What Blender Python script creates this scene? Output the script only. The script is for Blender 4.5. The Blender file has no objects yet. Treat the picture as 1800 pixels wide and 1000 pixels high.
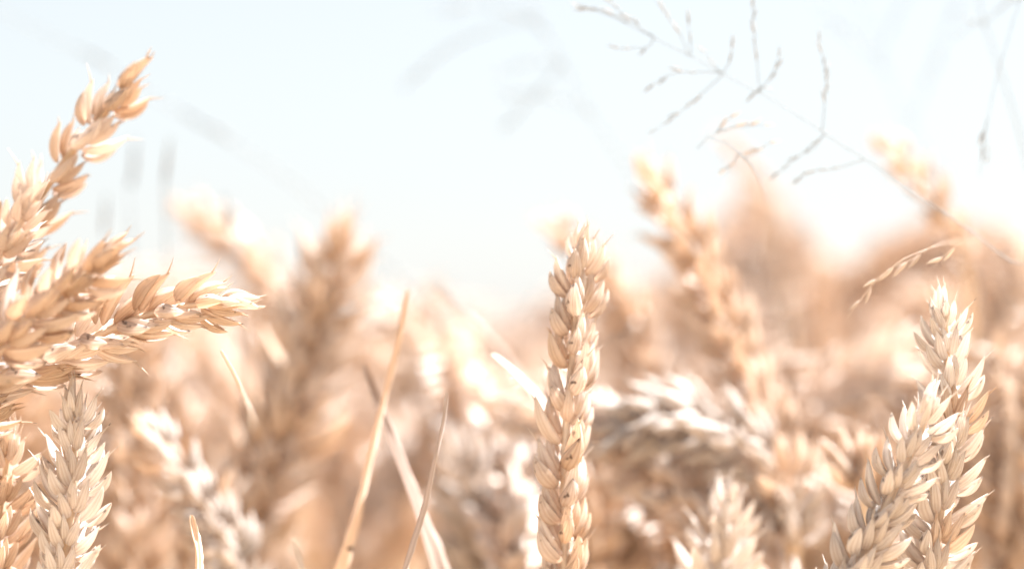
import bpy, math, random
import numpy as np
from mathutils import Vector, Matrix

S = bpy.context.scene
COL = S.collection
R = math.radians
random.seed(11)

# ------------------------------------------------------------------ camera
CAM_H = 0.80
LENS = 80.0
FOCUS = 0.53
FSTOP = 3.8
FPX = 1800 * LENS / 36.0              # focal length in photo pixels
HORIZON = 628.0
PITCH = math.atan((HORIZON - 500) / FPX)
cam_d = bpy.data.cameras.new('camera')
cam = bpy.data.objects.new('camera', cam_d)
COL.objects.link(cam)
cam.location = (0, 0, CAM_H)
cam.rotation_euler = (R(90) + PITCH, 0, 0)
cam_d.lens = LENS
cam_d.sensor_width = 36
cam_d.clip_start = 0.01
cam_d.clip_end = 3000
cam_d.dof.use_dof = True
cam_d.dof.focus_distance = FOCUS
cam_d.dof.aperture_fstop = FSTOP
S.camera = cam

# ------------------------------------------------------------------ sky and sun
SUN_EL, SUN_AZ = 57.0, 62.0           # azimuth clockwise from the view direction
w = bpy.data.worlds.new('World')
S.world = w
w.use_nodes = True
nt = w.node_tree
for n in list(nt.nodes):
    nt.nodes.remove(n)
sky = nt.nodes.new('ShaderNodeTexSky')
sky.sky_type = 'NISHITA'
sky.sun_disc = False
sky.sun_elevation = R(SUN_EL)
sky.sun_rotation = R(SUN_AZ)
sky.air_density = 1.0
sky.dust_density = 0.8
sky.ozone_density = 1.0
hsv = nt.nodes.new('ShaderNodeHueSaturation')
hsv.inputs['Saturation'].default_value = 0.47
hsv.inputs['Hue'].default_value = 0.478
bg = nt.nodes.new('ShaderNodeBackground')
bg.inputs['Strength'].default_value = 0.0755
out = nt.nodes.new('ShaderNodeOutputWorld')
gam = nt.nodes.new('ShaderNodeGamma')          # bright milky air evens the sky out
gam.inputs['Gamma'].default_value = 0.5
nt.links.new(sky.outputs[0], gam.inputs['Color'])
nt.links.new(gam.outputs[0], hsv.inputs['Color'])
nt.links.new(hsv.outputs[0], bg.inputs['Color'])
nt.links.new(bg.outputs[0], out.inputs['Surface'])

sd = bpy.data.lights.new('sun', 'SUN')
sd.energy = 4.8
sd.angle = R(0.5)
sd.color = (1.0, 0.98, 0.95)
sun = bpy.data.objects.new('sun', sd)
COL.objects.link(sun)
sdir = Vector((math.sin(R(SUN_AZ)) * math.cos(R(SUN_EL)), math.cos(R(SUN_AZ)) * math.cos(R(SUN_EL)), math.sin(R(SUN_EL))))
sun.rotation_euler = sdir.to_track_quat('Z', 'Y').to_euler()
sun.location = sdir * 5

S.view_settings.view_transform = 'Standard'
S.view_settings.look = 'None'
S.view_settings.gamma = 1
S.view_settings.exposure = 2.45
S.render.engine = 'CYCLES'
S.cycles.use_denoising = True
S.cycles.max_bounces = 10
S.cycles.diffuse_bounces = 6
S.cycles.transmission_bounces = 8
S.cycles.sample_clamp_indirect = 6
S.cycles.caustics_reflective = False
S.cycles.caustics_refractive = False

FWD = Vector((0, math.cos(PITCH), math.sin(PITCH)))
UP = Vector((0, -math.sin(PITCH), math.cos(PITCH)))
RIGHT = Vector((1, 0, 0))


def P(px, py, d):
    """a point of the field seen at photo pixel px, py from d metres away"""
    return Vector((0, 0, CAM_H)) + (FWD + RIGHT * ((px - 900) / FPX) + UP * ((500 - py) / FPX)) * d


# ------------------------------------------------------------------ materials
def straw(name, refl, refl2, trans, tfac=0.45, rough=0.42, lines=9.0, spots=0.0, bump=0.6):
    m = bpy.data.materials.new(name)
    m.use_nodes = True
    t = m.node_tree
    for n in list(t.nodes):
        t.nodes.remove(n)
    N, L = t.nodes.new, t.links.new
    o = N('ShaderNodeOutputMaterial')
    uv = N('ShaderNodeUVMap')
    rnd = N('ShaderNodeAttribute')
    rnd.attribute_name = 'rnd'
    geo = N('ShaderNodeTexCoord')
    noi = N('ShaderNodeTexNoise')
    noi.inputs['Scale'].default_value = 420
    noi.inputs['Detail'].default_value = 3
    L(geo.outputs['Object'], noi.inputs['Vector'])
    # lengthwise veins
    sep = N('ShaderNodeSeparateXYZ')
    L(uv.outputs[0], sep.inputs[0])
    cmb = N('ShaderNodeCombineXYZ')
    mu = N('ShaderNodeMath'); mu.operation = 'MULTIPLY'; mu.inputs[1].default_value = lines
    L(sep.outputs[0], mu.inputs[0])
    mv = N('ShaderNodeMath'); mv.operation = 'MULTIPLY'; mv.inputs[1].default_value = 1.3
    L(sep.outputs[1], mv.inputs[0])
    L(mu.outputs[0], cmb.inputs[0]); L(mv.outputs[0], cmb.inputs[1])
    mr = N('ShaderNodeMath'); mr.operation = 'MULTIPLY'; mr.inputs[1].default_value = 37.0
    L(rnd.outputs['Fac'], mr.inputs[0]); L(mr.outputs[0], cmb.inputs[2])
    vein = N('ShaderNodeTexNoise')
    vein.inputs['Scale'].default_value = 2.2
    vein.inputs['Detail'].default_value = 4
    vein.inputs['Roughness'].default_value = 0.62
    L(cmb.outputs[0], vein.inputs['Vector'])
    # mix factor: random per husk + noise
    a = N('ShaderNodeMath'); a.operation = 'MULTIPLY_ADD'; a.inputs[1].default_value = 0.5
    L(rnd.outputs['Fac'], a.inputs[0]); L(vein.outputs['Fac'], a.inputs[2])
    b = N('ShaderNodeMath'); b.operation = 'MULTIPLY_ADD'; b.inputs[1].default_value = 0.5; b.inputs[2].default_value = -0.35
    L(noi.outputs['Fac'], b.inputs[0])
    c = N('ShaderNodeMath'); c.operation = 'ADD'; c.use_clamp = True
    bs = N('ShaderNodeMath'); bs.operation = 'MULTIPLY_ADD'; bs.inputs[1].default_value = -0.70
    L(sep.outputs[1], bs.inputs[0]); L(b.outputs[0], bs.inputs[2])
    L(a.outputs[0], c.inputs[0]); L(bs.outputs[0], c.inputs[1])
    mix = N('ShaderNodeMix'); mix.data_type = 'RGBA'
    mix.inputs[6].default_value = (*refl, 1); mix.inputs[7].default_value = (*refl2, 1)
    L(c.outputs[0], mix.inputs[0])
    col = mix.outputs[2]
    st1 = N('ShaderNodeMath'); st1.operation = 'MULTIPLY'; st1.inputs[1].default_value = lines * 2.7
    L(sep.outputs[0], st1.inputs[0])
    st2 = N('ShaderNodeMath'); st2.operation = 'SINE'
    L(st1.outputs[0], st2.inputs[0])
    ht = N('ShaderNodeMath'); ht.operation = 'MULTIPLY_ADD'; ht.inputs[1].default_value = 0.22
    L(st2.outputs[0], ht.inputs[0]); L(vein.outputs['Fac'], ht.inputs[2])
    dk = N('ShaderNodeMapRange'); dk.inputs[1].default_value = 0.25; dk.inputs[2].default_value = 0.6; dk.inputs[3].default_value = 0.42; dk.inputs[4].default_value = 0.0
    L(ht.outputs[0], dk.inputs[0])
    ml = N('ShaderNodeMix'); ml.data_type = 'RGBA'; ml.inputs[7].default_value = (refl2[0] * .62, refl2[1] * .5, refl2[2] * .42, 1)
    L(dk.outputs[0], ml.inputs[0]); L(col, ml.inputs[6])
    col = ml.outputs[2]
    if spots:
        sp = N('ShaderNodeTexNoise'); sp.inputs['Scale'].default_value = 330; sp.inputs['Detail'].default_value = 2
        L(geo.outputs['Object'], sp.inputs['Vector'])
        # dark flecks sit mostly towards the tips of husks
        sm = N('ShaderNodeMath'); sm.operation = 'MULTIPLY_ADD'; sm.inputs[1].default_value = 0.14; sm.inputs[2].default_value = -0.14
        L(sep.outputs[1], sm.inputs[0])
        sa = N('ShaderNodeMath'); sa.operation = 'ADD'
        L(sp.outputs['Fac'], sa.inputs[0]); L(sm.outputs[0], sa.inputs[1])
        rg = N('ShaderNodeMapRange'); rg.inputs[1].default_value = 0.60 - 0.03 * spots; rg.inputs[2].default_value = 0.66
        L(sa.outputs[0], rg.inputs[0])
        m2 = N('ShaderNodeMix'); m2.data_type = 'RGBA'
        L(rg.outputs[0], m2.inputs[0]); L(col, m2.inputs[6]); m2.inputs[7].default_value = (0.10, 0.065, 0.06, 1)
        col = m2.outputs[2]
    oi = N('ShaderNodeObjectInfo')
    hs = N('ShaderNodeHueSaturation')
    h1 = N('ShaderNodeMapRange'); h1.inputs[3].default_value = 0.70; h1.inputs[4].default_value = 1.18
    h2 = N('ShaderNodeMapRange'); h2.inputs[3].default_value = 1.06; h2.inputs[4].default_value = 0.86
    L(oi.outputs['Random'], h1.inputs[0]); L(oi.outputs['Random'], h2.inputs[0])
    L(h1.outputs[0], hs.inputs['Saturation']); L(h2.outputs[0], hs.inputs['Value'])
    L(col, hs.inputs['Color'])
    col = hs.outputs[0]
    bp = N('ShaderNodeBump'); bp.inputs['Strength'].default_value = bump; bp.inputs['Distance'].default_value = 0.0004
    L(ht.outputs[0], bp.inputs['Height'])
    pr = N('ShaderNodeBsdfPrincipled')
    L(col, pr.inputs['Base Color'])
    pr.inputs['Roughness'].default_value = rough
    pr.inputs['Specular IOR Level'].default_value = 0.5
    L(bp.outputs[0], pr.inputs['Normal'])
    tr = N('ShaderNodeBsdfTranslucent')
    tm = N('ShaderNodeMix'); tm.data_type = 'RGBA'; tm.blend_type = 'MULTIPLY'; tm.inputs[0].default_value = 0.6
    tm.inputs[6].default_value = (*trans, 1)
    L(col, tm.inputs[7])
    L(tm.outputs[2], tr.inputs['Color'])
    ms = N('ShaderNodeMixShader'); ms.inputs[0].default_value = tfac
    L(pr.outputs[0], ms.inputs[1]); L(tr.outputs[0], ms.inputs[2])
    L(ms.outputs[0], o.inputs['Surface'])
    return m


M_HUSK = straw('wheat_husk', (0.84, 0.79, 0.75), (0.73, 0.57, 0.45), (1.0, 0.895, 0.80), 0.46, 0.23, 12, 0.6)
M_GLUME = straw('wheat_glume', (0.85, 0.81, 0.78), (0.75, 0.63, 0.55), (1.0, 0.89, 0.80), 0.50, 0.22, 14, 0.9)
M_GOLD = straw('wheat_husk_amber', (0.80, 0.70, 0.60), (0.63, 0.46, 0.33), (1.0, 0.845, 0.71), 0.44, 0.27, 12, 0.8)
M_SILVER = straw('wheat_husk_silver', (0.88, 0.865, 0.855), (0.80, 0.73, 0.67), (1.0, 0.92, 0.85), 0.47, 0.24, 12, 1.3)
M_GREY = straw('wheat_husk_grey', (0.68, 0.64, 0.61), (0.58, 0.51, 0.46), (0.94, 0.84, 0.76), 0.44, 0.55, 12, 1.0)
M_STEM = straw('wheat_stem', (0.84, 0.74, 0.60), (0.74, 0.58, 0.42), (1.0, 0.8, 0.55), 0.25, 0.35, 6)
M_LEAF = straw('dry_leaf', (0.86, 0.73, 0.60), (0.76, 0.57, 0.42), (1.0, 0.80, 0.62), 0.32, 0.34, 7, 0.3)
M_GREYLEAF = straw('weathered_leaf', (0.58, 0.50, 0.45), (0.44, 0.35, 0.31), (0.9, 0.72, 0.6), 0.30, 0.35, 7)
M_PALELEAF = straw('pale_leaf', (0.90, 0.86, 0.82), (0.82, 0.74, 0.66), (0.95, 0.86, 0.75), 0.35, 0.30, 7)
M_GRASS = straw('grass_stalk', (0.42, 0.45, 0.47), (0.36, 0.38, 0.40), (0.56, 0.60, 0.64), 0.3, 0.6, 5)
M_SEED = straw('grass_seed', (0.54, 0.55, 0.56), (0.44, 0.45, 0.46), (0.75, 0.77, 0.79), 0.38, 0.6, 5)
M_PALESEED = straw('pale_grass_seed', (0.86, 0.81, 0.76), (0.78, 0.68, 0.60), (1.0, 0.88, 0.75), 0.45, 0.45, 5)


def ground_mat():
    m = bpy.data.materials.new('field_soil')
    m.use_nodes = True
    t = m.node_tree
    pr = t.nodes['Principled BSDF']
    n = t.nodes.new('ShaderNodeTexNoise'); n.inputs['Scale'].default_value = 9; n.inputs['Detail'].default_value = 8
    tc = t.nodes.new('ShaderNodeTexCoord')
    r = t.nodes.new('ShaderNodeValToRGB')
    r.color_ramp.elements[0].color = (0.16, 0.10, 0.06, 1); r.color_ramp.elements[0].position = 0.35
    r.color_ramp.elements[1].color = (0.52, 0.38, 0.24, 1); r.color_ramp.elements[1].position = 0.62
    t.links.new(tc.outputs['Object'], n.inputs['Vector'])
    t.links.new(n.outputs['Fac'], r.inputs['Fac'])
    t.links.new(r.outputs[0], pr.inputs['Base Color'])
    pr.inputs['Roughness'].default_value = 0.95
    return m


M_SOIL = ground_mat()


# ------------------------------------------------------------------ mesh builder
class MB:
    def __init__(self):
        self.v, self.f, self.uv, self.r, self.n = [], [], [], [], 0

    def add(self, v, f, uv, rnd):
        v = np.asarray(v, dtype=np.float64)
        self.v.append(v)
        self.f.append(np.asarray(f, dtype=np.int64) + self.n)
        self.uv.append(np.asarray(uv, dtype=np.float64))
        self.r.append(np.full(len(v), rnd) if np.isscalar(rnd) else np.asarray(rnd))
        self.n += len(v)

    def arrays(self):
        return (np.concatenate(self.v), np.concatenate(self.f), np.concatenate(self.uv), np.concatenate(self.r))

    def add_arrays(self, arr, M=None, rshift=0.0, s=1.0):
        v, f, uv, r = arr
        if M is not None:
            A = np.array(M)
            v = v @ A[:3, :3].T + A[:3, 3]
        self.add(v, f, uv, (r + rshift) % 1.0 if rshift else r)

    def mesh(self, name, mat):
        v, f, uv, r = self.arrays()
        me = bpy.data.meshes.new(name)
        me.vertices.add(len(v))
        me.vertices.foreach_set('co', v.astype(np.float32).ravel())
        k = len(f)
        me.loops.add(k * 4)
        me.loops.foreach_set('vertex_index', f.astype(np.int32).ravel())
        me.polygons.add(k)
        me.polygons.foreach_set('loop_start', np.arange(0, k * 4, 4, dtype=np.int32))
        me.polygons.foreach_set('loop_total', np.full(k, 4, dtype=np.int32))
        me.polygons.foreach_set('use_smooth', np.ones(k, dtype=bool))
        ul = me.uv_layers.new(name='UVMap')
        ul.data.foreach_set('uv', uv[f.ravel()].astype(np.float32).ravel())
        at = me.attributes.new('rnd', 'FLOAT', 'POINT')
        at.data.foreach_set('value', r.astype(np.float32))
        me.update(calc_edges=True)
        me.validate()
        me.materials.append(mat)
        return me


def grid_faces(n, m, closed=True):
    """n rings of m points each -> quads"""
    F = []
    for i in range(n - 1):
        for j in range(m if closed else m - 1):
            k = (j + 1) % m
            F.append((i * m + j, i * m + k, (i + 1) * m + k, (i + 1) * m + j))
    return np.array(F)


def husk(rng, L, W, dout, din, keel=0.0, bow=0.1, beak=0.0, twist=0.0, fat=0.42, n=14, m=12, wob=0.06, rib=0.0, nrib=3):
    """one boat-shaped bract along +Z, its back towards +Y"""
    t = np.linspace(0, 1, n) ** 0.95
    p = fat
    prof = (t + 0.025) ** (p * 1.15) * (1.0 - t * 0.985) ** (1.45 - p * 1.1)
    prof = prof / prof.max()
    prof = np.maximum(prof, 0.075 * (1 - t) ** .5)
    prof[0] = 0.28
    prof[-1] = 0.012
    a = np.linspace(0, 2 * math.pi, m, endpoint=False)
    ca, sa = np.cos(a), np.sin(a)
    V, UV = [], []
    ph = rng.uniform(0, 6.28)
    for i in range(n):
        wv = W * prof[i] * 0.5
        x = wv * ca
        y = np.where(sa > 0, dout, din) * wv * sa
        y = y + keel * wv * np.exp(-(ca * 2.6) ** 2) * np.clip(sa, 0, 1) * (0.3 + t[i])
        if rib:
            rr = 1 + rib * np.cos(a * 2 * nrib) * np.clip(sa * 3 + .5, 0, 1) * min(1, t[i] * 5)
            x = x * rr
            y = y * rr
        x = x + W * wob * math.sin(ph + 5.0 * t[i])
        y = y + L * bow * (math.sin(math.pi * min(t[i] * 0.9, 1)) - 0.25 * t[i])
        # tip beak leans out or in
        y = y + beak * L * max(0, t[i] - 0.7) ** 2 * 4
        tw = twist * t[i]
        xr = x * math.cos(tw) - y * math.sin(tw)
        yr = x * math.sin(tw) + y * math.cos(tw)
        z = np.full(m, L * t[i])
        V.append(np.stack([xr, yr, z], 1))
        UV.append(np.stack([0.5 + 0.5 * ca, np.full(m, t[i])], 1))
    return np.concatenate(V), grid_faces(n, m), np.concatenate(UV)


def tube(pts, radii, m=6, flat=1.0):
    """tapered tube through pts"""
    pts = [Vector(p) for p in pts]
    V, UV = [], []
    n = len(pts)
    ref = Vector((0.31, 0.22, 0.93))
    prevx = None
    for i, p in enumerate(pts):
        T = (pts[min(i + 1, n - 1)] - pts[max(i - 1, 0)]).normalized()
        if prevx is None:
            x = T.cross(ref if abs(T.dot(ref)) < 0.95 else Vector((1, 0, 0))).normalized()
        else:
            x = (prevx - T * prevx.dot(T)).normalized()
        y = T.cross(x)
        prevx = x
        for j in range(m):
            an = 2 * math.pi * j / m
            V.append(p + (x * math.cos(an) + y * math.sin(an) * flat) * radii[i])
            UV.append((j / m, i / max(1, n - 1)))
    return np.array([tuple(v) for v in V]), grid_faces(n, m), np.array(UV)


def xf(v, M):
    A = np.array(M)
    return v @ A[:3, :3].T + A[:3, 3]


def catmull(ctrl, per=12):
    c = [ctrl[0] + (ctrl[0] - ctrl[1])] + list(ctrl) + [ctrl[-1] + (ctrl[-1] - ctrl[-2])]
    outp = []
    for i in range(1, len(c) - 2):
        for k in range(per):
            t = k / per
            p0, p1, p2, p3 = c[i - 1], c[i], c[i + 1], c[i + 2]
            outp.append(0.5 * ((2 * p1) + (p2 - p0) * t + (2 * p0 - 5 * p1 + 4 * p2 - p3) * t * t + (3 * p1 - p0 - 3 * p2 + p3) * t ** 3))
    outp.append(Vector(ctrl[-1]))
    return outp


class Curve3:
    def __init__(self, pts):
        self.p = pts
        self.s = [0.0]
        for a, b in zip(pts, pts[1:]):
            self.s.append(self.s[-1] + (b - a).length)
        self.L = self.s[-1]

    def at(self, s):
        s = max(0.0, min(self.L - 1e-9, s))
        lo, hi = 0, len(self.s) - 1
        while hi - lo > 1:
            mid = (lo + hi) // 2
            if self.s[mid] <= s: lo = mid
            else: hi = mid
        k = (s - self.s[lo]) / max(1e-9, self.s[hi] - self.s[lo])
        return self.p[lo].lerp(self.p[hi], k)

    def tan(self, s, h=0.003):
        return (self.at(s + h) - self.at(s - h)).normalized()


# ------------------------------------------------------------------ spikelets
# local frame of a spikelet: +Z along it, +Y away from the ear's axis, florets fan along X
def make_spikelet(seed, hi=True, open_=1.0, awn=0.0, wide=1.0, long_=1.0, extra=0):
    rng = random.Random(seed)
    n, m = (16, 26) if hi else (8, 7)
    fl = MB()
    nf = rng.choice([3, 4, 4]) + extra
    order = [(-1, 0.0), (1, 0.0010), (-.25, 0.0022), (0.5, 0.0032), (.1, .0040)]
    for k in range(nf):
        sx, z0 = order[k]
        sx = sx + rng.uniform(-.15, .15)
        L = long_ * (0.0122 - 0.0009 * k) * rng.uniform(0.9, 1.12)
        W = wide * (0.0041 - 0.0003 * k) * rng.uniform(0.9, 1.1)
        v, f, uv = husk(rng, L, W, 0.85, 0.45, keel=0.55, bow=0.055, beak=rng.uniform(-.08, .12) * open_, fat=rng.uniform(.36, .46), n=n, m=m, rib=.07 if hi else 0, nrib=4,
                        twist=rng.uniform(-.2, .2))
        ang = sx * R(15 + 11 * open_) * rng.uniform(.7, 1.25)
        tilt = R(rng.uniform(-2, 9) * open_) - (R(6) if k >= 2 else 0)
        M = (Matrix.Translation((sx * 0.0013, -0.0002 * k + 0.0004, z0)) @ Matrix.Rotation(ang, 4, 'Y') @ Matrix.Rotation(-tilt, 4, 'X')
             @ Matrix.Rotation(-sx * R(38), 4, 'Z'))
        fl.add(xf(v, M), f, uv, rng.random())
        if awn > 0 and rng.random() < 0.75:
            al = awn * rng.uniform(0.4, 1.0)
            tip = M @ Vector((0, L * .06, L * 0.96))
            dirv = (M.to_3x3() @ Vector((0, rng.uniform(.05, .3), 1))).normalized()
            pts = [tip + dirv * al * q + Vector((0, al * 0.12 * q * q, 0)) for q in (-.15, .25, .6, 1.0)]
            tv, tf, tuv = tube(pts, [0.00028, 0.00022, 0.00015, 0.00005], 4)
            fl.add(tv, tf, tuv, rng.random())
        elif rng.random() < 0.8:
            tip = M @ Vector((0, L * .05, L * 0.95))
            dirv = (M.to_3x3() @ Vector((0, rng.uniform(-.1, .3), 1))).normalized()
            al = rng.uniform(.0010, .0040)
            pts = [tip - dirv * .0006, tip + dirv * al * .5, tip + dirv * al]
            tv, tf, tuv = tube(pts, [0.00026, 0.00016, 0.00004], 4)
            fl.add(tv, tf, tuv, rng.random())
    gl = []
    for sx in (-1, 1):
        g = MB()
        L = long_ * 0.0104 * rng.uniform(0.9, 1.1)
        W = wide * 0.0043 * rng.uniform(0.9, 1.1)
        v, f, uv = husk(rng, L, W, 0.80, -0.62, keel=0.75, bow=0.06, beak=rng.uniform(-.05, .16) * open_, fat=rng.uniform(.42, .50), n=n, m=m, rib=.08 if hi else 0, nrib=4,
                        twist=rng.uniform(-.15, .15))
        ang = sx * R(20 + 14 * open_) * rng.uniform(.85, 1.15)
        M = (Matrix.Translation((sx * 0.0024, 0.0009, -0.0010)) @ Matrix.Rotation(ang, 4, 'Y') @ Matrix.Rotation(-R(rng.uniform(3, 10)), 4, 'X')
             @ Matrix.Rotation(-sx * R(58), 4, 'Z'))
        g.add(xf(v, M), f, uv, rng.random())
        gl.append(g)
    return fl, gl


def library(seed, open_, wide, long_, extra):
    res = []
    for k in range(10):
        f_, g_ = make_spikelet(seed + k, True, open_ * (0.8 + 0.06 * k), 0.0 if k < 6 else 0.0045, wide, long_, extra)
        res.append(dict(awn=k >= 6, fl=f_.mesh('spikelet', M_HUSK), gl=[q.mesh('glume', M_GLUME) for q in g_]))
    return res


PLUMP = library(100, 0.55, 1.0, 0.95, 0)
SLIM = library(220, 0.5, 0.92, 0.98, 0)
NARROW = library(160, 0.95, 0.80, 0.88, 1)
MID = []
for k in range(6):
    f_, g_ = make_spikelet(300 + k, False, 1.1, 0.0 if k < 4 else 0.006)
    for q in g_:
        f_.add_arrays(q.arrays())
    MID.append(dict(awn=k >= 4, arr=f_.arrays(), me=f_.mesh('spikelet', M_HUSK), ))


def link(name, data, parent=None, M=None):
    o = bpy.data.objects.new(name, data)
    COL.objects.link(o)
    if parent is not None:
        o.parent = parent
    if M is not None:
        o.matrix_local = M
    return o


def tag(o, label, cat, group=None, kind=None):
    if label: o['label'] = label
    if cat: o['category'] = cat
    if group: o['group'] = group
    if kind: o['kind'] = kind
    return o


VIEW = Vector((0, 1, 0))


def ear_frames(cv, earlen, roll, inter, size, rng, splay=24.0):
    """matrices of every spikelet of an ear whose tip is at s = 0 of the curve"""
    n = max(6, int(earlen / inter))
    res = []
    for i in range(n):
        s = 0.0085 + (earlen - 0.0085) * (i / (n - 1))
        p = cv.at(s)
        T = -cv.tan(s)                       # towards the tip
        side = T.cross(VIEW)
        if side.length < 0.1: side = T.cross(Vector((0, 0, 1)))
        side.normalize()
        oth = side.cross(T).normalized()
        r = roll + 0.10 * math.sin(i * 0.7) + rng.uniform(-.12, .12)
        U = side * math.cos(r) + oth * math.sin(r)
        if i % 2: U = -U
        k = i / (n - 1)
        sc = size * (0.86 + 0.2 * min(1, k * 3)) * (1.0 if k < .8 else 1.0 - (k - .8) * 1.1) * rng.uniform(.86, 1.08)
        if i == 0:
            Z = T; off = 0.0; sc *= .92
        else:
            a = R(splay * (0.72 + 0.28 * min(1, k * 3)) * rng.uniform(.62, 1.3))
            Z = (T * math.cos(a) + U * math.sin(a)).normalized(); off = 0.0004
        X = U.cross(Z).normalized() if i else oth
        Y = Z.cross(X).normalized()
        j = R(rng.uniform(-16, 16))
        M = Matrix((X, Y, Z)).transposed().to_4x4()
        M.translation = p + U * off * (1 if i else 0)
        M = M @ Matrix.Rotation(j, 4, 'Z') @ Matrix.Scale(sc, 4)
        res.append((M, i, n))
    return res


def stem_mesh(cv, earlen, mat, rng):
    mb = MB()
    # zigzag rachis inside the ear then the straw below it
    ss = list(np.linspace(0.006, earlen, 16))
    pts = [cv.at(s) for s in ss]
    rad = [0.0007 + 0.0006 * k / 15 for k in range(16)]
    k = 26
    ss2 = np.linspace(earlen, cv.L, k + 1)[1:]
    pts += [cv.at(s) for s in ss2]
    rad += [0.0013 + 0.0005 * q / k for q in range(k)]
    v, f, uv = tube(pts, rad, 8)
    mb.add(v, f, uv, rng.random())
    return mb


def paint(o, m):
    o.material_slots[0].link = 'OBJECT'
    o.material_slots[0].material = m
    return o


def wheat(name, label, ctrl, earlen, roll=0.0, size=1.0, inter=0.0046, hi=True, amber=0.35, seed=0, group='wheat ears standing out of the crop', splay=24.0,
          toground=True, awn_all=False, lib=None, tone='straw'):
    """ctrl: points from the ear's tip down, already in the field"""
    rng = random.Random(seed * 77 + 5)
    c = [Vector(p) for p in ctrl]
    if toground:
        last = c[-1]
        d = (c[-1] - c[-2]).normalized()
        h = last.z
        foot = Vector((last.x + d.x * h * .45, last.y + d.y * h * .3, 0.0))
        mid = last.lerp(foot, 0.35) + Vector((d.x, d.y, 0)) * h * 0.10
        c += [mid, foot]
    cv = Curve3(catmull(c, 14))
    base = c[-1]
    root = bpy.data.objects.new(name, None)
    root.empty_display_size = 0.02
    COL.objects.link(root)
    root.location = base
    tag(root, label, 'wheat', group)
    inv = Matrix.Translation(-base)
    st = stem_mesh(cv, earlen, M_STEM, rng)
    link('stem', st.mesh('stem', M_STEM), root, inv)
    for M, i, n in ear_frames(cv, earlen, roll, inter, size, rng, splay):
        top = i < 5 or awn_all
        pool = (lib or NARROW) if hi else MID
        want = top and rng.random() < .75
        q = rng.choice([e for e in pool if e['awn'] == want])
        am = rng.random() < amber
        base_m = M_GOLD if am else {'straw': M_HUSK, 'silver': M_SILVER, 'grey': M_GREY}[tone]
        gl_m = {'straw': M_GLUME, 'silver': M_SILVER, 'grey': M_GREY}[tone] if not (am and rng.random() < .6) else M_GOLD
        if hi:
            o = link('spikelet', q['fl'], root, inv @ M)
            paint(o, base_m)
            for g in q['gl']:
                if rng.random() < .95: paint(link('glume', g, o), gl_m)
        else:
            paint(link('spikelet', q['me'], root, inv @ M), base_m)
    return root


# ------------------------------------------------------------------ ground
def ground():
    mb = MB()
    xs = np.array([-900, -60, -8, -2, 0, 2, 8, 60, 900.0])
    ys = np.array([-60, -4, 0, 1, 3, 8, 30, 120, 1500.0])
    V = [(x, y, 0) for y in ys for x in xs]
    UVs = [(x, y) for y in ys for x in xs]
    mb.add(V, grid_faces(9, 9, False), UVs, 0.5)
    o = link('ground', mb.mesh('ground', M_SOIL))
    tag(o, 'bare straw littered soil beneath the wheat crop', 'ground', None, 'structure')


ground()

# ------------------------------------------------------------------ the sharp ears
def D(blur, behind=True):
    """depth that gives this blur (photo pixels)"""
    inf = FPX * (LENS / 1000 / FSTOP) / FOCUS     # blur disc of a point infinitely far away, px
    return FOCUS / (1 - blur / inf) if behind else FOCUS / (1 + blur / inf)


def path(lst, d):
    res = []
    for q in lst:
        res.append(P(q[0], q[1], q[2] if len(q) > 2 else d))
    return res


G1 = 'sharp wheat ears in the front of the field'
wheat('wheat_stalk', 'upright pale wheat ear in two neat columns, alone at the middle of the picture',
      path([(1030, 388), (1018, 480), (1008, 600), (996, 740), (992, 880), (995, 1040), (1000, 1200)], D(4)), 0.098, roll=0.42, size=.90, seed=1, lib=PLUMP, group=G1, splay=17, awn_all=True)
wheat('wheat_stalk', 'silvery wheat ear with dark flecks, its ragged tip the highest at lower right',
      path([(1655, 492), (1664, 600), (1672, 720), (1660, 850), (1640, 1000), (1630, 1150), (1630, 1300)], D(2)), 0.082, roll=1.15, size=.92, inter=.0039, tone='silver', seed=2, group=G1, amber=.05, splay=27)
wheat('wheat_stalk', 'plump cream wheat ear leaning left in front of the silvery flecked ear',
      path([(1652, 665), (1618, 760), (1572, 860), (1525, 960), (1480, 1060), (1430, 1200)], FOCUS - .008), 0.075, roll=1.0, size=.93, inter=.0040, seed=3, tone='silver', group=G1, amber=.14, splay=26)
wheat('wheat_stalk', 'sharp wheat ear lying almost level and pointing right under a fuller one',
      path([(452, 543), (370, 533), (270, 550), (170, 590), (70, 632), (-30, 680), (-150, 760), (-250, 900)], FOCUS), 0.082, roll=0.45, size=.98, lib=SLIM, seed=4, group=G1, amber=.4, splay=25, awn_all=True)
wheat('wheat_stalk', 'full fanned wheat ear rising to the right just above the level one',
      path([(228, 425), (160, 475), (80, 535), (0, 600), (-90, 680), (-170, 780), (-220, 950)], D(7, False)), 0.07, roll=1.1, size=1.1, inter=.0042, seed=5, group=G1, amber=.4, splay=26)
wheat('wheat_stalk', 'grey cream wheat ear standing upright with spiky husks at the lower left corner',
      path([(128, 655), (132, 760), (128, 870), (115, 980), (100, 1100), (90, 1250)], FOCUS), 0.078, roll=1.25, size=.98, inter=.0039, tone='silver', seed=6, group=G1, amber=.03, splay=28)
wheat('wheat_stalk', 'brown shaded wheat ear cut off by the left edge beside the grey cream ear',
      path([(30, 735), (15, 800), (5, 870), (-5, 950), (-20, 1060), (-30, 1200)], FOCUS + .012), 0.06, roll=0.7, size=1.0, seed=7, group=G1, amber=.9, splay=30)
wheat('wheat_stalk', 'small curled wheat ear tip poking in from the left edge under the level ear',
      path([(40, 690), (5, 705), (-40, 740), (-90, 800), (-120, 950)], FOCUS + .004), 0.03, roll=0.7, size=.9, seed=8, group=G1, amber=.5, splay=30)
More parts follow.
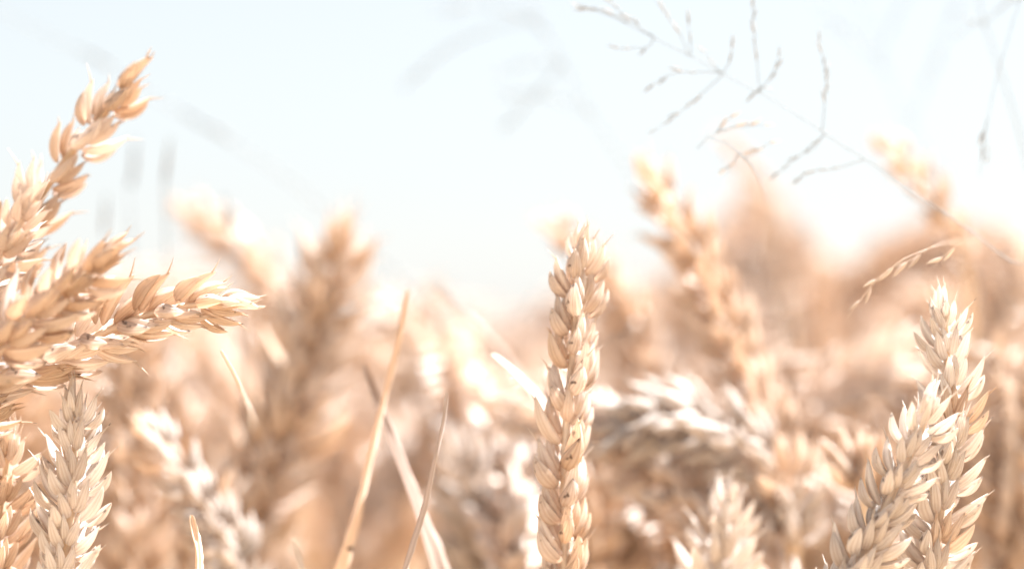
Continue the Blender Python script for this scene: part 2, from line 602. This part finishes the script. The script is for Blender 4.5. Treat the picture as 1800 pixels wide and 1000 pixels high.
wheat('wheat_stalk', 'slender wheat ear with gaps between its spikelets reaching highest at upper left',
      path([(258, 108), (205, 175), (150, 240), (95, 310), (40, 400), (-20, 520), (-80, 680), (-120, 850)], D(7)), 0.075, roll=0.3, size=.92, lib=SLIM, inter=0.0058, seed=9, group=G1, amber=.6, splay=24, awn_all=True)
wheat('wheat_stalk', 'pale bushy wheat ear at the left edge covering the base of the slender one',
      path([(88, 312), (50, 370), (10, 435), (-40, 510), (-90, 620), (-120, 800)], D(4, False)), 0.05, roll=1.0, size=.98, seed=10, group=G1, amber=.25, splay=27)
wheat('wheat_stalk', 'soft silvery wheat ear tip rising from the bottom edge left of the leaning cream ear',
      path([(1285, 845), (1275, 920), (1262, 1000), (1250, 1100), (1240, 1250)], D(14)), 0.055, roll=1.2, size=1.15, tone='silver', seed=12, group=G1, amber=.05, splay=30, awn_all=True)

G2 = 'blurred wheat ears that stand out behind the sharp ones'
BL = [
    ('tall thick brown wheat ear out of focus, standing left of the orange leaf blade', [(612, 385), (585, 480), (555, 590), (515, 720), (470, 850), (440, 1000), (430, 1200)], D(31), .13, 1.0, 1.4, .5),
    ('long brown wheat ear out of focus leaning left behind the upright middle ear', [(1120, 270), (1165, 350), (1220, 450), (1268, 560), (1310, 660), (1350, 770), (1390, 950)], D(27), .12, .8, .95, .9),
    ('thin wheat ear out of focus drooping to the left over the level ear', [(295, 348), (345, 378), (400, 415), (460, 470), (500, 540), (520, 640), (530, 800)], D(46), .095, .7, .9, .85),
    ('small nodding wheat ear out of focus against the sky at upper right', [(1518, 232), (1560, 258), (1605, 300), (1645, 355), (1680, 420), (1710, 520), (1720, 700)], D(34), .055, .5, .7, .9),
    ('very blurred arching wheat ear over the grass seeds', [(1235, 235), (1275, 245), (1315, 300), (1345, 370), (1370, 460), (1390, 600)], D(60), .075, .7, .55, .6),
    ('tip of a blurred wheat ear left of the top of the middle ear', [(925, 376), (965, 395), (1010, 430), (1060, 490), (1110, 570), (1140, 700)], D(36), .09, .7, .75, .95),
    ('greyish wheat ear out of focus lying in an arch right of the middle ear', [(1040, 790), (1085, 760), (1150, 735), (1230, 745), (1300, 775), (1350, 810), (1390, 900), (1410, 1100)], D(22), .078, .8, 1.15, .1),
    ('silvery wheat ear out of focus standing right of the needle tipped leaf blade', [(790, 760), (808, 830), (830, 900), (845, 980), (850, 1100), (850, 1250)], D(30), .08, 1.0, 1.15, .05),
    ('dark stubby wheat ear tip out of focus left of the leaning cream ear', [(1525, 755), (1522, 800), (1520, 850), (1515, 930), (1510, 1100)], D(18), .016, .8, 1.0, .9),
    ('grey wheat ear out of focus slanting down right of the grey cream ear', [(235, 715), (280, 780), (330, 850), (380, 920), (410, 1000), (430, 1150)], D(20), .07, .5, .85, .1),
    ('blurred wheat ear standing under the tip of the level ear', [(250, 560), (235, 660), (225, 760), (235, 880), (245, 1000), (250, 1200)], D(32), .1, .9, 1.1, .7),
    ('blurred wheat ear with bright edges between the slanting grey ear and the thick brown ear', [(395, 800), (385, 870), (380, 940), (375, 1020), (370, 1200)], D(26), .07, .2, 1.0, .3),
    ('blurred wheat ear tip rising right of the orange leaf blade tip', [(765, 495), (755, 560), (740, 640), (725, 730), (720, 900), (715, 1100)], D(55), .1, .7, 1.15, .8),
    ('blurred wheat ear nodding left behind the orange leaf blade', [(640, 585), (700, 560), (745, 590), (770, 660), (780, 780), (780, 1000)], D(50), .085, .7, 1.1, .3),
    ('blurred brown wheat ear behind the right side of the middle ear', [(1085, 470), (1100, 530), (1120, 610), (1135, 700), (1140, 820), (1140, 1000)], D(52), .1, .7, 1.2, .8),
    ('broad blurred wheat ear rising into the sky at the middle right', [(1340, 330), (1355, 420), (1372, 510), (1385, 600), (1390, 720), (1395, 900)], D(70), .13, .7, 1.1, .7),
    ('blurred wheat ear in the corner behind the drooping grass at right edge', [(1800, 430), (1780, 520), (1765, 620), (1755, 740), (1750, 900), (1745, 1100)], D(44), .1, .7, 1.15, .6),
    ('blurred wheat ear with sunlit husks right of the silvery flecked ear', [(1755, 590), (1762, 680), (1768, 780), (1770, 900), (1772, 1100)], D(30), .09, .7, 1.05, .4),
]
for k, (lab, pts, d, el, roll, size, amb) in enumerate(BL):
    wheat('wheat_stalk', lab, path(pts, d), el, roll=roll, size=size, hi=False, amber=amb, tone='grey' if ('grey' in lab or 'silver' in lab) and amb < .2 else 'straw', seed=40 + k, group=G2, splay=27, awn_all=(k % 2 == 0))

# ------------------------------------------------------------------ the crop behind
RNG = random.Random(5)
NR = np.random.RandomState(4)


def skyline(px):
    xs = [-200, 0, 120, 250, 330, 420, 500, 560, 650, 700, 770, 820, 880, 950, 1010, 1080, 1150, 1250, 1340, 1400, 1470, 1560, 1650, 1730, 1800, 2000]
    ys = [500, 520, 470, 470, 440, 450, 500, 540, 520, 510, 500, 585, 622, 622, 570, 500, 500, 470, 430, 440, 490, 490, 440, 420, 440, 440]
    return float(np.interp(px, xs, ys))


VARS = []


def generic_variant(seed):
    """a wheat plant at the origin: stem mesh + ear mesh (+ leaf), tip height returned"""
    rng = random.Random(seed)
    H = 0.78
    el = rng.uniform(.07, .095)
    lean = rng.uniform(0.0, 0.12)
    nod = rng.choice([0, 0.2, 0.5, 0.9, 1.5, 2.1]) * rng.uniform(.8, 1.2)
    # walk upward, bending more near the top
    pts = [Vector((0, 0, 0))]
    ang = lean
    steps = 40
    for i in range(steps):
        k = i / steps
        a = ang + nod * max(0, (k - 0.72) / 0.28) ** 1.5
        pts.append(pts[-1] + Vector((math.sin(a), 0.04 * math.sin(3 * k + seed), math.cos(a))) * (H / steps))
    zmax = max(p.z for p in pts)
    cv = Curve3(list(reversed(pts)))
    mb = MB()
    amber = rng.random()
    for M, i, n in ear_frames(cv, el, rng.uniform(0, 3.1), 0.0047, 1.12, rng, 27):
        q = rng.choice(MID)
        mb.add_arrays(q['arr'], M, rng.random())
    ear = mb.mesh('ear', M_GOLD if amber < .5 else M_HUSK)
    st = stem_mesh(cv, el, M_STEM, rng).mesh('stem', M_STEM)
    return dict(ear=ear, stem=st, z=zmax, leaf=None, cv=cv)


def ribbon(pts, widths, normal, fold=0.25, thick=0.00025):
    """dry leaf blade: folded strip with thickness along pts"""
    pts = [Vector(p) for p in pts]
    n = len(pts)
    V, UV = [], []
    for i, p in enumerate(pts):
        T = (pts[min(i + 1, n - 1)] - pts[max(i - 1, 0)]).normalized()
        nv = normal(i / (n - 1)) if callable(normal) else normal
        X = T.cross(nv).normalized()
        N = X.cross(T).normalized()
        wv = widths[i]
        prof = [(-1, fold), (-.5, fold * .42), (0, 0), (.5, fold * .42), (1, fold)]
        top = [p + X * wv * a + N * wv * b for a, b in prof]
        bot = [q - N * thick for q in reversed(top)]
        V += top + bot
        UV += [((a + 1) / 2, i / (n - 1)) for a, b in prof] + [((a + 1) / 2, i / (n - 1)) for a, b in reversed(prof)]
    return np.array([tuple(v) for v in V]), grid_faces(n, 10), np.array(UV)


def generic_leaf(seed, vr):
    rng = random.Random(seed)
    s = vr['cv'].L - rng.uniform(.45, .6)
    p = vr['cv'].at(s)
    a = rng.uniform(0, 6.28)
    out_ = Vector((math.cos(a), math.sin(a), 0))
    pts = []
    L = rng.uniform(.12, .2)
    for i in range(14):
        k = i / 13
        pts.append(p + out_ * L * .75 * k + Vector((0, 0, 1)) * L * (0.75 * k - 1.1 * k * k * rng.choice([.6, 1, 1])))
    wd = [0.0045 * (1 - (i / 13) ** 2) * (0.6 + .4 * min(1, i / 4)) + .0002 for i in range(14)]
    v, f, uv = ribbon(pts, wd, Vector((out_.y * .3, -out_.x * .3, 1)).normalized(), .4)
    mb = MB(); mb.add(v, f, uv, rng.random())
    return mb.mesh('leaf', M_LEAF)


for k in range(14):
    vr = generic_variant(900 + k * 13)
    if k % 3:
        vr['leaf'] = generic_leaf(k, vr)
    VARS.append(vr)

placed = []
tries = 0
protos = {}
FORCED = [(1215, 470, 1.25), (1250, 500, 1.0), (1290, 450, 1.3), (1325, 400, 1.35), (1365, 385, 1.2), (1400, 430, 1.1), (1430, 455, 1.3), (1455, 500, 1.0),
          (1490, 505, 1.2), (1520, 515, 1.0), (1550, 500, 1.3), (1580, 490, 1.1), (1620, 470, 1.2), (1700, 455, 1.1), (1735, 440, 1.3), (1775, 455, 1.05),
          (1700, 440, .9), (1765, 425, .95), (1795, 470, .85), (1655, 465, .92), (1350, 350, 1.0), (1392, 395, .95), (1432, 455, .88), (1250, 455, .95), (1610, 500, .84),
          (1180, 830, .66), (1420, 640, .69), (1475, 760, .70), (1350, 890, .68), (1565, 650, .72), (1735, 620, .68), (1425, 900, .66), (1120, 900, .68), (900, 800, .72),
          (330, 570, .92), (400, 600, .88), (535, 590, .95), (665, 610, .9), (560, 740, .87), (350, 720, .87), (690, 700, .88), (610, 650, .93), (455, 700, .9), (800, 640, .9), (870, 690, .88), (290, 640, .86),
          (1090, 520, 1.2), (1130, 530, 1.0), (1060, 540, 1.3), (1500, 560, .9), (1400, 520, .92), (1310, 520, .9), (1580, 560, .88), (1180, 540, .95),
          (240, 500, 1.1), (200, 520, 1.2), (440, 480, 1.2), (480, 530, 1.0), (690, 530, 1.1), (735, 545, 1.2), (1460, 580, .85), (1540, 600, .84)]
while len(placed) < 270 and tries < 20000:
    tries += 1
    u = RNG.random()
    d = 0.65 + 1.6 * u ** 2.0
    px = RNG.uniform(-140, 1940)
    sk = skyline(px)
    py = sk + 30 + RNG.random() ** 1.1 * (380 if d < 1.1 else 200)
    if d < 0.95: py = max(py, sk + 85)
    if d < 0.86 and 320 < px < 740 and tries > len(FORCED): continue
    if d < 0.78 and 1060 < px < 1420 and tries > len(FORCED): py = max(py, 790)
    if d < 0.80: py = max(py, 620)
    if tries <= len(FORCED): px, py, d = FORCED[tries - 1]
    tip = P(px, py, d)
    if any((tip.x - q.x) ** 2 + (tip.y - q.y) ** 2 < 0.018 ** 2 for q in placed): continue
    vi = RNG.randrange(len(VARS))
    vr = VARS[vi]
    sc = tip.z / vr['z']
    rz = RNG.uniform(0, 6.283)
    root = bpy.data.objects.new('wheat_stalk', None)
    root.empty_display_size = .02
    COL.objects.link(root)
    # stand the plant so that its highest point comes where the ear shows
    top = max(vr['cv'].p, key=lambda q: q.z)
    off = Matrix.Rotation(rz, 3, 'Z') @ Vector((top.x, top.y, 0)) * sc
    root.location = (tip.x - off.x, tip.y - off.y, 0)
    root.rotation_euler = (0, 0, rz)
    root.scale = (sc, sc, sc)
    tag(root, 'golden wheat stalk blurred into the crop behind the sharp ears', 'wheat', 'blurred wheat stalks filling the crop')
    if vi not in protos:
        protos[vi] = [link('stem', vr['stem'], root), link('ear', vr['ear'], root)]
        if vr['leaf']: protos[vi].append(link('leaf', vr['leaf'], root))
    else:
        for src in protos[vi]:
            c = src.copy(); COL.objects.link(c); c.parent = root
    placed.append(tip)

# far crop and the crop around the frame: too many to count
LOD = MB()
lrng = random.Random(8)
low = []
for k in range(5):
    mb = MB()
    for sx in (-1, 0, 1):
        v, f, uv = husk(lrng, .0115, .0048, .9, .6, n=5, m=5, bow=.1, fat=.45)
        M = Matrix.Translation((sx * .0015, .0006, 0)) @ Matrix.Rotation(sx * R(26), 4, 'Y')
        mb.add(xf(v, M), f, uv, lrng.random())
    low.append(mb.arrays())
lowears = []
for k in range(8):
    rng = random.Random(k + 70)
    nod = rng.choice([.1, .4, .8, 1.3, 1.9])
    pts = [Vector((0, 0, 0))]
    for i in range(24):
        a = .06 + nod * max(0, (i / 24 - .55) / .45) ** 1.4
        pts.append(pts[-1] + Vector((math.sin(a), 0, math.cos(a))) * (.42 / 24))
    zmax = max(p.z for p in pts)
    pts = [p - Vector((0, 0, zmax)) for p in pts]
    cv = Curve3(list(reversed(pts)))
    mb = MB()
    for M, i, n in ear_frames(cv, .085, rng.uniform(0, 3), .0056, 1.15, rng, 28):
        mb.add_arrays(low[i % 5], M, rng.random())
    ss = list(np.linspace(.085, cv.L, 7))
    v, f, uv = tube([cv.at(s) for s in ss] + [cv.at(cv.L) + Vector((0.005, 0, -.34))], [.0015] * 8, 4)
    mb.add(v, f, uv, rng.random())
    lowears.append(mb.arrays())


def put_low(x, y, z, sc):
    M = Matrix.Translation((x, y, z)) @ Matrix.Rotation(lrng.uniform(0, 6.28), 4, 'Z') @ Matrix.Scale(sc, 4)
    LOD.add_arrays(lowears[lrng.randrange(8)], M, lrng.random())


nf = 0
while nf < 2300:                       # beyond the single stalks
    d = 2.0 * (22.0 / 2.0) ** lrng.random()
    px = lrng.uniform(-500, 2300)
    sk = skyline(min(1900, max(-100, px)))
    top = (HORIZON - sk) / FPX * d     # height over the camera the skyline allows
    z = CAM_H - .012 + min(max(top, -.02) * .8, .05) - lrng.random() ** 1.3 * .14
    q = P(px, HORIZON, d)
    put_low(q.x, q.y, z, lrng.uniform(.95, 1.2))
    nf += 1
for _ in range(420):                   # to both sides of and behind the photographer
    a = lrng.uniform(0, 2 * math.pi)
    r = lrng.uniform(.35, 2.2)
    x, y = r * math.sin(a), r * math.cos(a)
    if y > 0.1 and abs(x) < y * .27 + .05: continue
    if r < .5 and abs(x) < .25: continue
    put_low(x, y, CAM_H - .02 - lrng.random() * .12, lrng.uniform(.95, 1.15))
fld = link('wheat_field', LOD.mesh('wheat_field', M_HUSK))
tag(fld, 'far wheat field fading into a soft golden mass under the sky', 'wheat field', None, 'stuff')
print('field faces', len(fld.data.polygons))


# ------------------------------------------------------------------ leaf blades
def blade(label, lst, d, wmax, mat, roll=0.0, fold=.5, name='dry_leaf_blade', tipw=.0003, cat='leaf', ground_=True, pw=.7, face=None):
    ctrl = path(lst, d)
    cv = Curve3(catmull(ctrl, 10))
    base = ctrl[-1]
    n = 44
    pts = [cv.at(cv.L * i / (n - 1)) for i in range(n)]
    rng = random.Random(len(label))
    wd = [(wmax * .5 * min(1, (i / (n - 1) * 1.5)) ** pw + tipw) * (1 + .09 * math.sin(i * 1.1) * math.sin(i * .37 + 1)) for i in range(n)]

    def nrm(t):
        if face is not None: return face
        a = roll + .9 * math.sin(t * 3.4)
        return Vector((math.sin(a), -math.cos(a), .15)).normalized()
    v, f, uv = ribbon(pts, wd, nrm, fold)
    mb = MB(); mb.add(v - np.array(tuple(base)), f, uv, rng.random())
    if ground_:
        foot = Vector((base.x + .03, base.y + .05, 0)) - base
        tv, tf, tuv = tube([Vector((0, 0, .004)), foot * .3 + Vector((0, 0, 0)), foot], [wmax * .3, .0018, .002], 6)
        mb.add(tv, tf, tuv, rng.random())
    o = link(name, mb.mesh(name, mat))
    o.location = base
    tag(o, label, cat, 'dry leaf blades among the ears')
    return o


blade('long orange dry leaf blade rising to a point among blurred ears', [(717, 508), (700, 590), (676, 680), (652, 780), (625, 890), (590, 1010), (560, 1150)], D(11), .0050, M_LEAF, .5)
blade('thin greyish brown leaf blade with a needle tip crossing the wider grey one', [(786, 690), (776, 750), (760, 820), (740, 900), (712, 990), (680, 1130)], D(3), .0036, M_GREYLEAF, .9)
blade('soft greyish leaf blade leaning left and crossing behind the needle tipped one', [(640, 640), (668, 720), (700, 810), (735, 910), (770, 1010), (810, 1150)], D(13), .0056, M_GREYLEAF, .2)
blade('bright white sunlit leaf blade left of the middle ear', [(866, 622), (905, 655), (945, 700), (975, 750), (990, 850), (995, 1000)], D(11), .0046, M_PALELEAF, -.5, .12, tipw=.0003, pw=.55, face=(sdir + Vector((0, -1, 0))).normalized())
blade('thin pale straw sliver pointing up left of the thick brown ear', [(388, 615, .54), (410, 655, .545), (428, 695, .56), (442, 735, .60), (446, 800, .72), (450, 1000, .8)], D(5), .0021, M_PALELEAF, .3)
blade('tiny orange curled leaf tip standing near the bottom beside bright blurred husks', [(336, 905), (340, 935), (345, 965), (345, 1000), (345, 1080)], D(1), .0034, M_LEAF, .4, .6, pw=.55)
blade('thin dark blurred straw arching down left of the bright white blade', [(760, 498), (800, 535), (850, 580), (900, 640), (950, 740), (980, 950)], D(28), .0009, M_GREYLEAF, .3)
blade('short pale leaf tip rising from the bottom edge beside the thick brown ear', [(515, 945), (522, 975), (530, 1010), (545, 1100)], D(8), .0034, M_PALELEAF, .3)


# ------------------------------------------------------------------ wild grasses
def seed_arr(rng, L, W):
    return husk(rng, L, W * .8, .8, .6, n=7, m=6, fat=.5, bow=.05)


def grass(label, stem, d, rad, branches, seedL=.0036, mat=None, smat=None, foot=True, seed=0):
    """stem: pixel path from the tip down; branches: pixel paths from where they leave the stem outward"""
    rng = random.Random(seed + 31)
    mat = mat or M_GRASS; smat = smat or M_SEED
    c = path(stem, d)
    if foot:
        e = c[-1]; dv = (c[-1] - c[-2]).normalized()
        c += [e.lerp(Vector((e.x + dv.x * .3, e.y + .1, 0)), .4) + Vector((dv.x, dv.y, 0)) * .05, Vector((e.x + dv.x * .4, e.y + .1, 0))]
    cv = Curve3(catmull(c, 10))
    base = c[-1]
    root = bpy.data.objects.new('wild_grass', None); root.empty_display_size = .02
    COL.objects.link(root); root.location = base
    tag(root, label, 'grass', 'wild grasses over the wheat', 'thing')
    n = 60
    mb = MB()
    v, f, uv = tube([cv.at(cv.L * (i / (n - 1)) ** 1.4) - base for i in range(n)], [rad * (.3 + .7 * min(1, i / 30)) for i in range(n)], 6)
    mb.add(v, f, uv, rng.random())
    link('stem', mb.mesh('stem', mat), root)
    for br in branches:
        dd = br[-1] if not isinstance(br[-1], tuple) else d
        pts = path([q for q in br if isinstance(q, tuple)], dd)
        start = pts[0]
        # the branch's root is pulled onto the stem
        bc = Curve3(catmull(pts, 8))
        b = MB()
        v, f, uv = tube([bc.at(bc.L * i / 13) - base for i in range(14)], [rad * .42 * (1 - .5 * i / 13) for i in range(14)], 5)
        b.add(v, f, uv, rng.random())
        bo = link('branch', b.mesh('branch', mat), root)
        sm = MB()
        s = bc.L * .32
        while s < bc.L:
            T = bc.tan(s)
            X = T.cross(Vector((rng.uniform(-1, 1), 1, rng.uniform(-1, 1)))).normalized()
            Y = T.cross(X).normalized()
            a = rng.uniform(-.45, .45)
            Z = (T * math.cos(a) + X * math.sin(a)).normalized()
            X2 = Y.cross(Z).normalized()
            M = Matrix((X2, Y, Z)).transposed().to_4x4(); M.translation = bc.at(s) - base
            L = seedL * rng.uniform(.7, 1.2)
            v, f, uv = seed_arr(rng, L, L * .24)
            sm.add(xf(v, M), f, uv, rng.random())
            s += seedL * rng.uniform(.55, 1.3)
        if sm.n:
            so = link('seed_cluster', sm.mesh('seed_cluster', smat), bo)
            so.matrix_local = Matrix.Identity(4)
    return root


grass('slender grass with small open seed branches arching across the upper right sky',
      [(1015, 8), (1060, 22), (1105, 42), (1150, 68), (1210, 96), (1265, 128), (1330, 160), (1400, 200), (1455, 240), (1520, 278), (1580, 318), (1640, 362), (1700, 402), (1760, 448), (1830, 500), (1920, 580)], D(11), .00032,
      [[(1105, 42), (1080, 26), (1050, 16), (1018, 12)], [(1150, 68), (1138, 84), (1115, 84), (1088, 86)], [(1150, 66), (1120, 44), (1090, 18), (1070, 0)],
       [(1210, 96), (1195, 60), (1180, 40), (1150, -5)], [(1215, 98), (1213, 66), (1209, 30)], [(1270, 130), (1255, 112), (1236, 86)],
       [(1270, 130), (1284, 105), (1288, 64)], [(1270, 132), (1230, 168), (1190, 202), (1150, 230)], [(1265, 128), (1190, 128), (1145, 150)],
       [(1335, 162), (1330, 100), (1325, 40), (1322, -10)], [(1335, 162), (1358, 130), (1372, 90)], [(1330, 160), (1345, 150), (1325, 165)],
       [(1445, 232), (1452, 150), (1447, 110), (1441, 72)], [(1450, 235), (1438, 250), (1426, 268)], [(1450, 236), (1420, 262), (1370, 302)],
       [(1520, 280), (1470, 296), (1430, 300), (1395, 318)]], seed=1)
grass('dry grass sprig with cream seeds hanging in front of the blurred ears',
      [(1225, 262), (1245, 240), (1262, 232), (1290, 262), (1320, 290), (1345, 340, .60), (1370, 430, .75), (1390, 600, 1.0)], D(10), .0004,
      [[(1262, 232), (1300, 222), (1355, 220)], [(1300, 270), (1285, 290), (1262, 302)], [(1310, 278), (1335, 262), (1362, 246)], [(1258, 236), (1270, 220), (1285, 205)], [(1298, 268), (1310, 270), (1320, 262)]],
      mat=M_GRASS, smat=M_PALESEED, seed=2)
grass('pale grass spray with a drooping cream seed head right of centre',
      [(1488, 562), (1505, 535), (1535, 495), (1575, 462), (1630, 438), (1690, 425, .60), (1760, 450, .72), (1840, 520, .9), (1900, 700, 1.0)], D(5), .00026,
      [[(1550, 482), (1525, 512), (1490, 556)], [(1590, 455), (1560, 478), (1530, 500)], [(1640, 432), (1605, 455), (1570, 470)], [(1700, 425), (1670, 440), (1640, 470)]],
      seedL=.005, mat=M_PALESEED, smat=M_PALESEED, seed=3)
grass('thin grass thread hanging with tiny seeds at the right edge of the sky',
      [(1722, 310), (1728, 260), (1738, 200), (1752, 140), (1775, 60), (1810, -40), (1900, -100), (2000, 100)], D(13), .00022,
      [[(1735, 210), (1728, 245), (1731, 270)], [(1730, 240), (1738, 262), (1735, 285)]], seed=4)
grass('very blurred tall grass stem leaning left across the middle sky',
      [(900, -60), (945, 30), (990, 110), (1040, 200), (1100, 290), (1160, 380), (1230, 500), (1280, 700)], D(42), .0007,
      [[(960, 60), (920, 30), (850, 10), (780, 20)], [(990, 110), (940, 108), (880, 128)], [(945, 30), (870, 50), (790, 85), (715, 145)], [(1040, 200), (960, 170), (880, 165)], [(990, 110), (930, 180), (880, 230)]], seedL=.0036, seed=5)
grass('very blurred long grass stem sloping down across the upper left sky',
      [(-60, -10), (60, 50), (180, 110), (330, 205), (450, 275), (560, 355), (650, 435), (740, 520), (840, 640), (900, 800)], D(44), .0006,
      [[(140, 85), (165, 100), (200, 118)], [(320, 195), (350, 212), (385, 232)]], seedL=.005, seed=6)
grass('blurred grass stem crossing the upper right corner',
      [(1712, -40), (1730, 40), (1758, 120), (1780, 190), (1805, 280), (1830, 400), (1850, 600)], D(24), .0006,
      [[(1730, 40), (1755, 20), (1790, -10)], [(1732, 45), (1715, 40), (1690, 60)]], seedL=.004, seed=7)
grass('very blurred pair of grass branches left of the upper right corner',
      [(1480, -60), (1520, 30), (1550, 110), (1590, 200), (1640, 300), (1690, 420), (1720, 600)], D(48), .0005,
      [[(1545, 95), (1570, 40), (1600, -20)], [(1600, 220), (1640, 120), (1680, 10)], [(1560, 130), (1500, 70), (1440, 10)]], seedL=.0045, seed=8)


def awn_spike(label, lst, d, wmax):
    c = path(lst, d)
    e = c[-1]
    c += [Vector((e.x + .01, e.y + .02, e.z * .5)), Vector((e.x + .02, e.y + .03, 0))]
    cv = Curve3(catmull(c, 8))
    n = 40
    base = c[-1]
    mb = MB()
    ss = [.018 * i / 12 for i in range(13)] + [.018 + (cv.L - .018) * i / 27 for i in range(1, 28)]
    v, f, uv = tube([cv.at(q) - base for q in ss], [max(.0003, wmax * math.sin(math.pi * min(1, q / .016)) ** .8) if q < .016 else .0003 for q in ss], 6)
    mb.add(v, f, uv, .4)
    o = link('grass_spike', mb.mesh('grass_spike', M_GRASS)); o.location = base
    tag(o, label, 'grass', 'blurred grass spikes over the left ears')


awn_spike('dark thin blurred grass spike pointing up above the drooping blurred ear', [(300, 240), (294, 290), (290, 330), (292, 420)], D(32), .0008)
awn_spike('faint blurred grass spike left of the dark thin one', [(240, 240), (236, 290), (232, 330), (230, 430)], D(38), .0008)
awn_spike('faint blurred grass spike above the fuller fanned ear', [(188, 340), (186, 380), (184, 410), (190, 480)], D(36), .0008)
awn_spike('dark blurred grass spike rising from the drooping blurred ear', [(396, 340), (400, 375), (405, 410), (420, 480)], D(30), .0007)
